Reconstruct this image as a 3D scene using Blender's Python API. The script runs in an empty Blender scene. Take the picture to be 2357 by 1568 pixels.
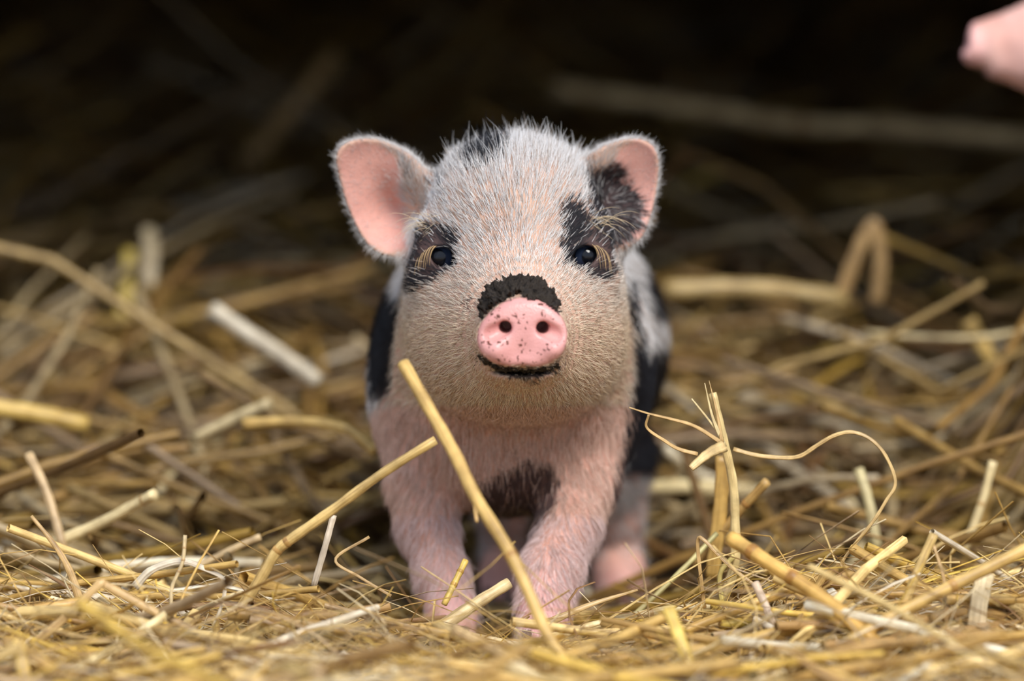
import bpy, math, random
import numpy as np

# ------------------------------------------------------------------ camera, sky, exposure
scene = bpy.context.scene
col = scene.collection
F_MM, CAM_H, PITCH, DIST = 200.0, 0.30, 0.0541, 2.786
cam_d = bpy.data.cameras.new('camera'); cam = bpy.data.objects.new('camera', cam_d); col.objects.link(cam)
cam_d.sensor_width = 36.0; cam_d.lens = F_MM
cam.location = (0, -DIST, CAM_H); cam.rotation_euler = (math.pi/2 - PITCH, 0, 0)
cam_d.dof.use_dof = True; cam_d.dof.focus_distance = DIST - 0.026; cam_d.dof.aperture_fstop = 3.7
cam_d.clip_start = 0.05
scene.camera = cam

world = bpy.data.worlds.new('overcast_sky'); scene.world = world; world.use_nodes = True
bg = world.node_tree.nodes['Background']
bg.inputs[0].default_value = (0.80, 0.92, 1.14, 1); bg.inputs[1].default_value = 0.72

sun_d = bpy.data.lights.new('veiled_sun', 'SUN'); sun = bpy.data.objects.new('veiled_sun', sun_d); col.objects.link(sun)
sun_d.energy = 2.7; sun_d.angle = math.radians(26); sun_d.color = (1.0, 0.96, 0.90)
sun.rotation_euler = (math.radians(47), 0, math.radians(22))      # high, from the camera's side

scene.view_settings.view_transform = 'Standard'; scene.view_settings.look = 'None'
scene.view_settings.exposure = 0.36; scene.view_settings.gamma = 1.0
scene.view_settings.use_curve_mapping = False
scene.cycles.max_bounces = 4; scene.cycles.diffuse_bounces = 2; scene.cycles.glossy_bounces = 1
scene.cycles.use_adaptive_sampling = True; scene.cycles.adaptive_threshold = 0.06; scene.cycles.adaptive_min_samples = 16
scene.cycles.transmission_bounces = 2; scene.cycles.use_denoising = True
scene.cycles.caustics_reflective = False; scene.cycles.caustics_refractive = False

rng = np.random.default_rng(7)
random.seed(7)

# ------------------------------------------------------------------ helpers: places in the scene
FPX = F_MM/36.0*2357.0
cp, sp = math.cos(PITCH), math.sin(PITCH)
def W(px, row, y):
    """world point that stands at depth y (metres behind the piglet's face) along a line of sight measured on the photograph"""
    a = (px-1178.5)/FPX; b = (784.0-row)/FPX
    d = np.array([a, cp + b*sp, -sp + b*cp])
    t = (y + DIST)/d[1]
    return np.array([0, -DIST, CAM_H]) + d*t
def S(y):                      # pixels per metre at depth y
    return FPX/(DIST+y)
def to_px(P):
    v = P - np.array([0, -DIST, CAM_H])
    dep = v[:, 1]*cp - v[:, 2]*sp
    up = v[:, 1]*sp + v[:, 2]*cp
    return 1178.5 + FPX*v[:, 0]/dep, 784.0 - FPX*up/dep

def tag(o, label=None, cat=None, group=None, kind=None):
    if label: o['label'] = label
    if cat: o['category'] = cat
    if group: o['group'] = group
    if kind: o['kind'] = kind
    return o

def mesh_np(name, V, F, mat, parent=None, colors=None, smooth=True, extra=None, fib=None):
    """V (n,3), F (m,k) or a list of such arrays -> one mesh object"""
    Fs = F if isinstance(F, (list, tuple)) else [F]
    Fs = [f for f in Fs if len(f)]
    me = bpy.data.meshes.new(name)
    V = np.asarray(V, np.float32)
    me.vertices.add(len(V)); me.vertices.foreach_set('co', V.ravel())
    loops = np.concatenate([np.asarray(f, np.int32).ravel() for f in Fs])
    tot = np.concatenate([np.full(len(f), f.shape[1], np.int32) for f in Fs])
    st = np.concatenate([[0], np.cumsum(tot)[:-1]]).astype(np.int32)
    me.loops.add(len(loops)); me.loops.foreach_set('vertex_index', loops)
    me.polygons.add(len(tot)); me.polygons.foreach_set('loop_start', st); me.polygons.foreach_set('loop_total', tot)
    me.polygons.foreach_set('use_smooth', np.full(len(tot), smooth, bool))
    me.update(calc_edges=True)
    if colors is not None:
        at = me.color_attributes.new('tint', 'FLOAT_COLOR', 'POINT')
        c4 = np.ones((len(V), 4), np.float32); c4[:, :3] = colors
        at.data.foreach_set('color', c4.ravel())
    if extra:
        for k, v in extra.items():
            at = me.attributes.new(k, 'FLOAT', 'POINT'); at.data.foreach_set('value', np.asarray(v, np.float32))
    if fib is not None:
        at = me.attributes.new('fiber', 'FLOAT_VECTOR', 'POINT'); at.data.foreach_set('vector', np.asarray(fib, np.float32).ravel())
    if mat: me.materials.append(mat)
    o = bpy.data.objects.new(name, me); col.objects.link(o)
    if parent: o.parent = parent
    return o

class Noise:
    def __init__(s, seed, scale, n=14):
        r = np.random.default_rng(seed)
        k = r.normal(size=(n, 3)); k /= np.linalg.norm(k, axis=1)[:, None]
        s.k = (k*r.uniform(.5, 1.6, (n, 1))*2*math.pi*scale).astype(np.float32); s.p = r.uniform(0, 6.28, n).astype(np.float32)
    def __call__(s, P):
        out = np.zeros(len(P), np.float32)
        for k, p in zip(s.k, s.p): out += np.sin(P @ k + p)
        return out/math.sqrt(len(s.k)/2)

# ------------------------------------------------------------------ materials
def new_mat(name):
    m = bpy.data.materials.new(name); m.use_nodes = True
    nt = m.node_tree; b = nt.nodes['Principled BSDF']
    return m, nt, b, nt.nodes.new, nt.links.new

def ramp(nt, stops):
    r = nt.nodes.new('ShaderNodeValToRGB')
    e = r.color_ramp.elements
    while len(e) < len(stops): e.new(.5)
    for el, (p, c) in zip(e, stops): el.position = p; el.color = c if len(c) == 4 else (*c, 1)
    return r

def straw_material(name='straw', use_attr=True, base=(.6, .42, .16)):
    m, nt, b, N, L = new_mat(name)
    tc = N('ShaderNodeTexCoord')
    nz = N('ShaderNodeTexNoise'); nz.inputs['Scale'].default_value = 90; nz.inputs['Detail'].default_value = 4
    L(tc.outputs['Object'], nz.inputs['Vector'])
    r = ramp(nt, [(.3, (.62, .56, .50)), (.62, (1.12, 1.1, 1.08))]); L(nz.outputs['Fac'], r.inputs[0])
    fa = N('ShaderNodeAttribute'); fa.attribute_name = 'fiber'
    fn = N('ShaderNodeTexNoise'); fn.inputs['Scale'].default_value = 2.6; fn.inputs['Detail'].default_value = 3; L(fa.outputs['Vector'], fn.inputs['Vector'])
    fr = ramp(nt, [(.30, (.50, .40, .30)), (.47, (.95, .92, .88)), (.68, (1.18, 1.18, 1.2))]); L(fn.outputs['Fac'], fr.inputs[0])
    m0 = N('ShaderNodeMix'); m0.data_type = 'RGBA'; m0.blend_type = 'MULTIPLY'; m0.inputs[0].default_value = 1.0
    L(r.outputs[0], m0.inputs[6]); L(fr.outputs[0], m0.inputs[7]); r = m0
    mx = N('ShaderNodeMix'); mx.data_type = 'RGBA'; mx.blend_type = 'MULTIPLY'; mx.inputs[0].default_value = .85
    if use_attr:
        at = N('ShaderNodeAttribute'); at.attribute_name = 'tint'; L(at.outputs['Color'], mx.inputs[6])
    else:
        oi = N('ShaderNodeObjectInfo')                  # each stalk has a colour of its own
        L(oi.outputs['Color'], mx.inputs[6])
    L(r.outputs[2], mx.inputs[7]); L(mx.outputs[2], b.inputs['Base Color'])
    b.inputs['Roughness'].default_value = .42; b.inputs['Specular IOR Level'].default_value = .45
    bp = N('ShaderNodeBump'); bp.inputs['Strength'].default_value = .25; bp.inputs['Distance'].default_value = .0006
    n2 = N('ShaderNodeTexNoise'); n2.inputs['Scale'].default_value = 420; L(tc.outputs['Object'], n2.inputs['Vector'])
    L(n2.outputs['Fac'], bp.inputs['Height']); L(bp.outputs[0], b.inputs['Normal'])
    return m

def simple(name, c, rough=.6, spec=.3, noise=None):
    m, nt, b, N, L = new_mat(name)
    b.inputs['Roughness'].default_value = rough; b.inputs['Specular IOR Level'].default_value = spec
    if noise:
        tc = N('ShaderNodeTexCoord'); nz = N('ShaderNodeTexNoise'); nz.inputs['Scale'].default_value = noise; nz.inputs['Detail'].default_value = 6
        L(tc.outputs['Object'], nz.inputs['Vector'])
        r = ramp(nt, [(.3, tuple(x*.45 for x in c)), (.7, tuple(min(1, x*1.5) for x in c))]); L(nz.outputs['Fac'], r.inputs[0])
        L(r.outputs[0], b.inputs['Base Color'])
        bp = N('ShaderNodeBump'); bp.inputs['Strength'].default_value = .6; bp.inputs['Distance'].default_value = .002
        L(nz.outputs['Fac'], bp.inputs['Height']); L(bp.outputs[0], b.inputs['Normal'])
    else:
        b.inputs['Base Color'].default_value = (*c, 1)
    return m

M_STRAW = straw_material()
M_STRAW_RND = straw_material('straw_single', False)
M_DIRT = simple('trodden_chaff', (.11, .07, .035), .9, .1, 60)
M_WOOD = simple('dark_barn_wood', (.07, .05, .035), .8, .2, 14)
M_MUD = simple('wet_mud', (.026, .018, .012), .5, .22, 900)
M_HOOF = simple('hoof_horn', (.16, .10, .08), .5, .4, 120)

# ------------------------------------------------------------------ the setting: ground, shed
nz_bed = Noise(3, 2.2, 10); nz_bed2 = Noise(4, 6.0, 10)
def bed_height(x, y):
    P = np.stack([x, y, np.zeros_like(x)], -1).astype(np.float32)
    rise = np.clip(y-.20, 0, None)
    z = .235*rise*rise/(rise+.10)
    z = np.minimum(z, .55)
    z += np.clip((y-.1)/.4, 0, 1)*(.016*nz_bed(P) + .008*nz_bed2(P))
    z += .003*nz_bed2(P) - .016*np.clip((.42-y)/.2, 0, 1)
    z += .016*np.exp(-((y+.02)/.07)**2)*(1+.35*nz_bed(P))*(1-.95*np.exp(-((x-.005)/.07)**2))   # straw heaped either side of the feet
    z -= .014*np.exp(-((x-.01)/.12)**2)*np.clip((.36-y)/.1, 0, 1)*np.clip((y+.16)/.1, 0, 1)     # trodden down where the piglet walks
    z += .009*np.exp(-((y+.085)/.045)**2)*(1-.6*np.exp(-((x-.01)/.08)**2))
    z += .160*np.exp(-((x-.44)/.15)**6)*np.exp(-((y-.34)/.12)**4)      # hump the second piglet stands on
    return z

gx = np.linspace(-2.2, 2.2, 111); gy = np.concatenate([np.linspace(-4.5, -.8, 20)[:-1], np.linspace(-.8, 2.9, 90)])
X, Y = np.meshgrid(gx, gy); Z = bed_height(X.ravel(), Y.ravel()) - .012
V = np.stack([X.ravel(), Y.ravel(), Z], -1)
ny, nx = X.shape
ii = (np.arange(ny-1)[:, None]*nx + np.arange(nx-1)[None]).ravel()
floor = mesh_np('floor', V, np.stack([ii, ii+1, ii+nx+1, ii+nx], -1), M_DIRT)
tag(floor, 'trodden brown earth and chaff under the straw bedding', kind='structure')

def box(name, lo, hi, mat, kind='structure', label=None, parent=None):
    lo = np.array(lo, float); hi = np.array(hi, float)
    v = np.array([[(lo, hi)[i][0], (lo, hi)[j][1], (lo, hi)[k][2]] for i in (0, 1) for j in (0, 1) for k in (0, 1)])
    f = np.array([[0, 1, 3, 2], [4, 6, 7, 5], [0, 4, 5, 1], [2, 3, 7, 6], [0, 2, 6, 4], [1, 5, 7, 3]])
    o = mesh_np(name, v, f, mat, parent, smooth=False)
    if parent is None: tag(o, label, kind=kind)
    return o
M_SLAB = simple('pale_reflector', (.46, .43, .38), .9, .2, 9)
reflector = box('reflector_slab', (-3.2, -5.5, -.06), (3.2, -.62, -.004), M_SLAB, label='added, unseen pale yard in front of the straw bedding')  # out of view; added to bounce light up under the piglet
ROOF_Y, ROOF_Z = 0.44, 0.56
wl = box('wall_left', (-1.75, ROOF_Y, -.05), (-1.70, 2.8, 1.5), M_WOOD, label='dark boarded side wall of the shed')
wr = box('wall_right', (1.70, ROOF_Y, -.05), (1.75, 2.8, 1.5), M_WOOD, label='dark boarded side wall of the shed')
wb = box('wall_back', (-1.75, 2.75, -.05), (1.75, 2.80, 1.5), M_WOOD, label='dark boarded back wall of the shed')
ce = box('shade_roof', (-1.8, ROOF_Y-.02, ROOF_Z+.03), (1.8, 2.9, ROOF_Z+.07), M_WOOD, label='unseen low shed roof added to shade the straw behind')  # unseen roof, kept low so the background straw falls into shade
for k in range(9):
    box('shade_roof_board', (-1.8, ROOF_Y+.29*k, ROOF_Z), (1.8, ROOF_Y+.29*k+.275, ROOF_Z+.029), M_WOOD, parent=ce)
shade_board = box('shade_board_1', (-1.8, ROOF_Y-.035, .338), (1.8, ROOF_Y-.001, ROOF_Z+.07), M_WOOD, label='unseen dark board added to shade the straw slope behind')  # added just out of view to cut light off the background slope

# ------------------------------------------------------------------ the piglet: signed distance field
f32 = np.float32
def ell(P, c, r):
    q = (P-np.asarray(c, f32))/np.asarray(r, f32)
    k0 = np.sqrt((q*q).sum(1))+1e-9; q /= np.asarray(r, f32); k1 = np.sqrt((q*q).sum(1))+1e-9
    return k0*(k0-1)/k1
def rcone(P, a, b, ra, rb):
    a = np.asarray(a, f32); b = np.asarray(b, f32); ba = b-a
    h = np.clip(((P-a) @ ba)/float(ba @ ba), 0, 1)
    d = P-a-h[:, None]*ba
    return np.sqrt((d*d).sum(1)) - (ra+(rb-ra)*h)
def smin(a, b, k):
    h = np.maximum(k-np.abs(a-b), 0)/k
    return np.minimum(a, b) - h*h*k*.25
def smax(a, b, k): return -smin(-a, -b, k)
def poly_sd(x, y, pts):
    pts = np.asarray(pts, f32); d = np.full(x.shape, 1e9, f32); s = np.ones(x.shape, f32)
    n = len(pts)
    for i in range(n):
        ax, ay = pts[i]; bx, by = pts[i-1]
        ex, ey = bx-ax, by-ay; wx, wy = x-ax, y-ay
        t = np.clip((wx*ex+wy*ey)/(ex*ex+ey*ey+1e-12), 0, 1)
        dx, dy = wx-ex*t, wy-ey*t; d = np.minimum(d, dx*dx+dy*dy)
        c1 = y >= ay; c2 = y < by; c3 = ex*wy > ey*wx
        fl = (c1 & c2 & c3) | (~c1 & ~c2 & ~c3); s = np.where(fl, -s, s)
    return s*np.sqrt(d)
def spline(pts, n):
    """closed Catmull-Rom through pts"""
    pts = np.asarray(pts, float); m = len(pts); out = []
    for i in range(m):
        p0, p1, p2, p3 = pts[i-1], pts[i], pts[(i+1) % m], pts[(i+2) % m]
        for t in np.arange(n)/n:
            out.append(.5*((2*p1)+(-p0+p2)*t+(2*p0-5*p1+4*p2-p3)*t*t+(-p0+3*p1-3*p2+p3)*t**3))
    return np.array(out)

def E(px, row, y, rx, ry, rz): s = S(y); return W(px, row, y), (rx/s, ry, rz/s)
def XZ(pts, y): return np.array([W(p[0], p[1], y)[[0, 2]] for p in pts])

EAR_L = spline([(990, 400), (950, 358), (905, 333), (860, 319), (815, 321), (785, 337), (773, 364), (781, 412), (797, 470), (818, 520), (845, 563), (880, 587), (925, 590), (965, 582), (1010, 560), (1030, 480)], 2)
EAR_R = spline([(1320, 400), (1358, 354), (1400, 331), (1450, 318), (1490, 325), (1512, 350), (1517, 390), (1510, 450), (1495, 510), (1474, 550), (1440, 571), (1400, 575), (1360, 570), (1320, 500)], 2)
PLATE = spline([(1204, 685), (1166, 692), (1133, 715), (1108, 742), (1098, 770), (1099, 796), (1112, 820), (1140, 838), (1175, 845), (1204, 842), (1228, 846), (1262, 840), (1292, 818), (1305, 790), (1305, 758), (1293, 730), (1272, 705), (1240, 689)], 2)
Y_EAR = .05; Y_PL = -.078
EAR_LX, EAR_RX, PLATE_X = XZ(EAR_L, Y_EAR), XZ(EAR_R, Y_EAR), XZ(PLATE, Y_PL)
SNOUT_C = W(1203, 768, Y_PL)
EYES = [(W(1022, 590, .0105), -1), (W(1343, 587, .0105), 1)]
EYE_R = .0092
g = lambda dx, dz, s: np.exp(-(dx*dx+dz*dz)/(s*s))

def ear_depth(P, side):
    e = (EAR_LX, EAR_RX)[side]
    c = W(*((880, 455) if side == 0 else (1425, 450)), Y_EAR)
    u = (P[:, 0]-c[0])/(.024); v = (P[:, 2]-c[2])/(.030)
    r2 = np.clip(u*u+v*v, 0, 1.6)
    y = Y_EAR - .002 + .013*(1-r2*.8)
    if side == 0:
        h = W(918, 480, Y_EAR); y += .012*g(P[:, 0]-h[0], P[:, 2]-h[2], .013)
        h = W(955, 420, Y_EAR); y -= .010*g(P[:, 0]-h[0], P[:, 2]-h[2], .013)
    else:
        h = W(1435, 535, Y_EAR); y -= .015*g(P[:, 0]-h[0], P[:, 2]-h[2], .013)
        h = W(1400, 430, Y_EAR); y += .006*g(P[:, 0]-h[0], P[:, 2]-h[2], .009)
        h = W(1365, 380, Y_EAR); y -= .005*g(P[:, 0]-h[0], P[:, 2]-h[2], .012)
    return y

LEGS = [  # (px,row,y,r_px)
    [(990, 985, .10, 98), (972, 1110, .085, 76), (984, 1210, .075, 64), (1018, 1330, .062, 54), (1040, 1410, .052, 50), (1042, 1462, .046, 50)],
    [(1335, 1000, .10, 104), (1338, 1110, .080, 76), (1308, 1210, .062, 66), (1266, 1320, .040, 64), (1252, 1400, .026, 56), (1238, 1470, .010, 50)],
    [(1395, 1060, .25, 120), (1416, 1180, .262, 62), (1418, 1250, .275, 52), (1424, 1320, .262, 55), (1430, 1368, .255, 56)],
    [(1150, 1060, .25, 120), (1155, 1180, .262, 54), (1158, 1250, .275, 42), (1153, 1320, .262, 42), (1148, 1372, .255, 42)],
]
def sdf(P):
    P = P.astype(f32)
    d = ell(P, *E(1180, 592, .05, 218, .057, 256))                       # skull
    d = smin(d, ell(P, *E(1182, 470, .022, 150, .036, 110)), .03)        # forehead
    for px in (1092, 1286): d = smin(d, ell(P, *E(px, 800, .042, 146, .052, 138)), .03)   # jowls
    d = smin(d, ell(P, *E(1192, 835, .004, 150, .046, 98)), .03)         # chin
    d = smin(d, rcone(P, W(1190, 690, .02), W(1202, 762, -.052), .038, .0225), .028)      # muzzle
    d = smin(d, ell(P, *E(1200, 838, -.046, 92, .022, 34)), .010)        # lower lip
    for (c, s) in EYES:                                                  # brow and lids
        d = smin(d, ell(P, c+np.array([-s*.001, .007, .0135]), (.014, .010, .006)), .010)
        d = smin(d, ell(P, c+np.array([s*.002, .001, 0]), (.0115, .0105, .0112)), .008)
        d = smin(d, ell(P, c+np.array([s*.002, .004, -.012]), (.015, .009, .007)), .010)
    # neck, shoulders, trunk
    d = smin(d, rcone(P, W(1185, 640, .07), W(1180, 800, .12), .045, .062), .03)
    d2 = ell(P, *E(1158, 950, .112, 290, .068, 222))
    d2 = smin(d2, ell(P, *E(1190, 800, .16, 318, .11, 305)), .03)
    d2 = smin(d2, ell(P, *E(1222, 790, .240, 308, .088, 305)), .03)
    d2 = smin(d2, ell(P, *E(1165, 1050, .085, 140, .035, 105)), .02)     # breast
    for k, L_ in enumerate(LEGS):
        dl = None
        for a, b in zip(L_[:-1], L_[1:]):
            c = rcone(P, W(*a[:3]), W(*b[:3]), a[3]/S(a[2]), b[3]/S(b[2]))
            dl = c if dl is None else smin(dl, c, .008)
        d2 = smin(d2, dl, .012)
    t = [W(1225, 640, .325), W(1225, 600, .345), W(1240, 620, .36), W(1250, 660, .352), W(1235, 690, .36)]   # tail
    for a, b in zip(t[:-1], t[1:]): d2 = smin(d2, rcone(P, a, b, .005, .004), .006)
    d = smin(d, d2, .022)
    # ears: cupped sheets grown out of the skull
    near = np.abs(P[:, 1]-Y_EAR) < .035
    near &= P[:, 2] > .14
    if near.any():
        Q = P[near]
        for side in (0, 1):
            p2 = poly_sd(Q[:, 0], Q[:, 2], (EAR_LX, EAR_RX)[side])
            w = np.abs(Q[:, 1]-ear_depth(Q, side))*.82
            c = W(*((985, 490) if side == 0 else (1365, 480)), Y_EAR)
            th = .0016 + .004*np.exp(-((Q[:, 0]-c[0])/.016)**2)
            a = p2+.0016; b = w-th+.0012
            de = np.minimum(np.maximum(a, b), 0)+np.sqrt(np.maximum(a, 0)**2+np.maximum(b, 0)**2)-.0014
            dq = smin(d[near], de, .011); d[near] = dq
    # snout disc
    near = P[:, 1] < -.02
    if near.any():
        Q = P[near]
        p2 = poly_sd(Q[:, 0], Q[:, 2], PLATE_X)
        zc = Q[:, 2]-SNOUT_C[2]; xc = Q[:, 0]-SNOUT_C[0]
        yf = Y_PL + .10*zc + 6.0*np.clip(zc-.004, 0, None)**2*2 + 1.5*xc*xc
        yf -= .0034*g(xc+.0125, zc+.0075, .0055) + .0036*g(xc-.0150, zc+.0075, .0055)          # rims under the nostrils
        yf += .0016*g(xc+.002, zc+.010, .006)
        a = p2+.0042; b = np.maximum(yf+.0042-Q[:, 1], Q[:, 1]-(-.058))
        de = np.minimum(np.maximum(a, b), 0)+np.sqrt(np.maximum(a, 0)**2+np.maximum(b, 0)**2)-.0042
        dq = smin(d[near], de, .005)
        for (cx, cz, s) in ((1157, 760, -1), (1255, 761, 1)):
            c = W(cx, cz, Y_PL)
            cut = rcone(Q, c+np.array([s*.0052, -.0006, -.0018]), c+np.array([-s*.001, .002, .0008]), .0040, .0034)
            cut = smin(cut, rcone(Q, c+np.array([-s*.001, .002, .001]), c+np.array([-s*.002, .018, .002]), .0031, .0028), .001)
            dq = smax(dq, -cut, .0022)
        rr_ = np.sqrt(xc*xc+zc*zc)
        dq = dq+.00045*np.sin(Q[:, 1]*2*math.pi/.0075+1.0)*np.exp(-((Q[:, 1]+.040)/.011)**2)*(rr_ < .045)      # wrinkles round the muzzle
        # mouth
        m = ell(Q, W(1202, 858, -.068), (.021, .012, .0016))
        dq = smax(dq, -m, .002)
        d[near] = dq
    # eye openings
    for (c, s) in EYES:
        near = ((P-c.astype(f32))**2).sum(1) < .03**2
        if near.any():
            Q = P[near]-c.astype(f32)
            rot = -s*.25
            x = Q[:, 0]*math.cos(rot)-Q[:, 2]*math.sin(rot); z = Q[:, 0]*math.sin(rot)+Q[:, 2]*math.cos(rot)
            L2 = np.stack([x, Q[:, 1], z], -1)
            cut = smax(np.sqrt((x**2)+(z+.0022)**2)-.0073, np.sqrt((x**2)+(z-.0022)**2)-.0073, .001)   # almond
            cut = np.maximum(cut, Q[:, 1]-.004)
            d[near] = smax(d[near], -cut, .0012)
    return d

def surface(vox, lo, hi):
    lo = np.array(lo); n = np.ceil((np.array(hi)-lo)/vox/4).astype(int)*4
    nc = n//4
    ax = [lo[i]+(np.arange(nc[i])*4+1.5)*vox for i in range(3)]
    C = np.stack(np.meshgrid(*ax, indexing='ij'), -1).reshape(-1, 3)
    dc = sdf(C).reshape(nc)
    D = dc.repeat(4, 0).repeat(4, 1).repeat(4, 2).astype(f32)
    band = np.abs(D) < vox*4*.87+.004
    idx = np.argwhere(band)
    D[band] = sdf(lo+idx*vox)
    sg = D < 0
    c = [sg[i:n[0]-1+i, j:n[1]-1+j, k:n[2]-1+k] for i in (0, 1) for j in (0, 1) for k in (0, 1)]
    cnt = sum(a.astype(np.int8) for a in c); act = (cnt > 0) & (cnt < 8)
    cells = np.argwhere(act); ids = np.full(act.shape, -1, np.int32); ids[act] = np.arange(len(cells))
    V = np.zeros((len(cells), 3)); N = np.zeros(len(cells))
    cor = [np.array([i, j, k]) for i in (0, 1) for j in (0, 1) for k in (0, 1)]
    val = {tuple(q): D[tuple((cells+q).T)] for q in cor}
    for a in cor:
        for ax_ in range(3):
            if a[ax_] == 0:
                b = a.copy(); b[ax_] = 1
                va, vb = val[tuple(a)], val[tuple(b)]
                m = (va < 0) != (vb < 0)
                t = np.where(m, va/np.where(m, va-vb, 1), 0)
                p = a[None]+t[:, None]*(b-a)[None]
                V[m] += p[m]; N[m] += 1
    V = lo+(cells+V/N[:, None])*vox
    quads = []
    for ax_ in range(3):
        sl0 = [slice(1, -1)]*3; e = [0, 0, 0]
        A = sg[:-1, :-1, :-1]
        Bn = np.roll(sg, -1, ax_)[:-1, :-1, :-1]
        for flip in (False, True):
            m = (A & ~Bn) if not flip else (~A & Bn)
            q = np.argwhere(m)
            u, v = (ax_+1) % 3, (ax_+2) % 3
            q = q[(q[:, u] > 0) & (q[:, v] > 0)]
            du = np.zeros(3, int); du[u] = 1; dv = np.zeros(3, int); dv[v] = 1
            qq = np.stack([ids[tuple((q-du-dv).T)], ids[tuple((q-dv).T)], ids[tuple(q.T)], ids[tuple((q-du).T)]], -1)
            if flip: qq = qq[:, ::-1]
            quads.append(qq[(qq >= 0).all(1)])
    Q = np.concatenate(quads)
    def grad(P, h=.0006):
        G = np.zeros_like(P)
        for i in range(3):
            e = np.zeros(3); e[i] = h
            G[:, i] = sdf(P+e)-sdf(P-e)
        return G/(2*h)
    for _ in range(2):
        G = grad(V); gg = (G*G).sum(1)
        st = (sdf(V)/np.maximum(gg, .2))[:, None]*G
        V = V-np.clip(st, -vox*.6, vox*.6)
    G = grad(V); G /= np.linalg.norm(G, axis=1)[:, None]+1e-9
    return V, Q, G

# ---- coat colours: the animal's patches, a dark ear-fold line, and painted muzzle-crease shade
n1, n2, n3 = Noise(11, 90), Noise(12, 320), Noise(13, 30)
PATCH = [  # polygon on the coat seen from the front, y range it lies on
    ([(956, 540), (975, 524), (1013, 519), (1057, 534), (1062, 559), (1053, 573), (1050, 611), (1026, 630), (989, 655), (951, 675), (930, 672), (936, 638), (948, 573)], (-.1, .09), 1),
    ([(1293, 468), (1316, 457), (1339, 478), (1357, 491), (1357, 530), (1322, 545), (1302, 540), (1288, 490)], (-.1, .06), 1),
    ([(1298, 532), (1316, 530), (1357, 520), (1370, 558), (1400, 568), (1410, 608), (1418, 640), (1392, 652), (1345, 628), (1322, 618), (1296, 606), (1293, 559)], (-.1, .08), 1),
    ([(1348, 412), (1395, 380), (1445, 384), (1444, 403), (1420, 415), (1460, 433), (1482, 460), (1478, 515), (1455, 556), (1422, 575), (1385, 575), (1366, 548), (1358, 456)], (.0, .085), .95),
    ([(1052, 372), (1086, 343), (1130, 300), (1172, 300), (1166, 362), (1107, 388), (1080, 388)], (-.1, .10), 1),
    ([(1000, 420), (1012, 408), (1020, 418), (1006, 434)], (-.1, .06), .8),
    ([(926, 360), (955, 385), (948, 420), (935, 410)], (-.1, .09), .45),  # dark line along the inner fold of the left ear
    ([(1352, 370), (1372, 372), (1366, 420), (1345, 430)], (-.1, .09), .6),
    ([(860, 690), (905, 640), (925, 690), (940, 830), (925, 885), (880, 912), (855, 890), (850, 760)], (.075, .22), 1),
    ([(1100, 1115), (1160, 1078), (1210, 1056), (1255, 1062), (1288, 1108), (1282, 1165), (1235, 1215), (1150, 1260), (1080, 1180)], (-.1, .125), .9),
    ([(1070, 715), (1080, 685), (1092, 680), (1084, 720)], (-.1, .02), .35),  # crease beside the muzzle, its shade put into the tint
]
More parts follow.
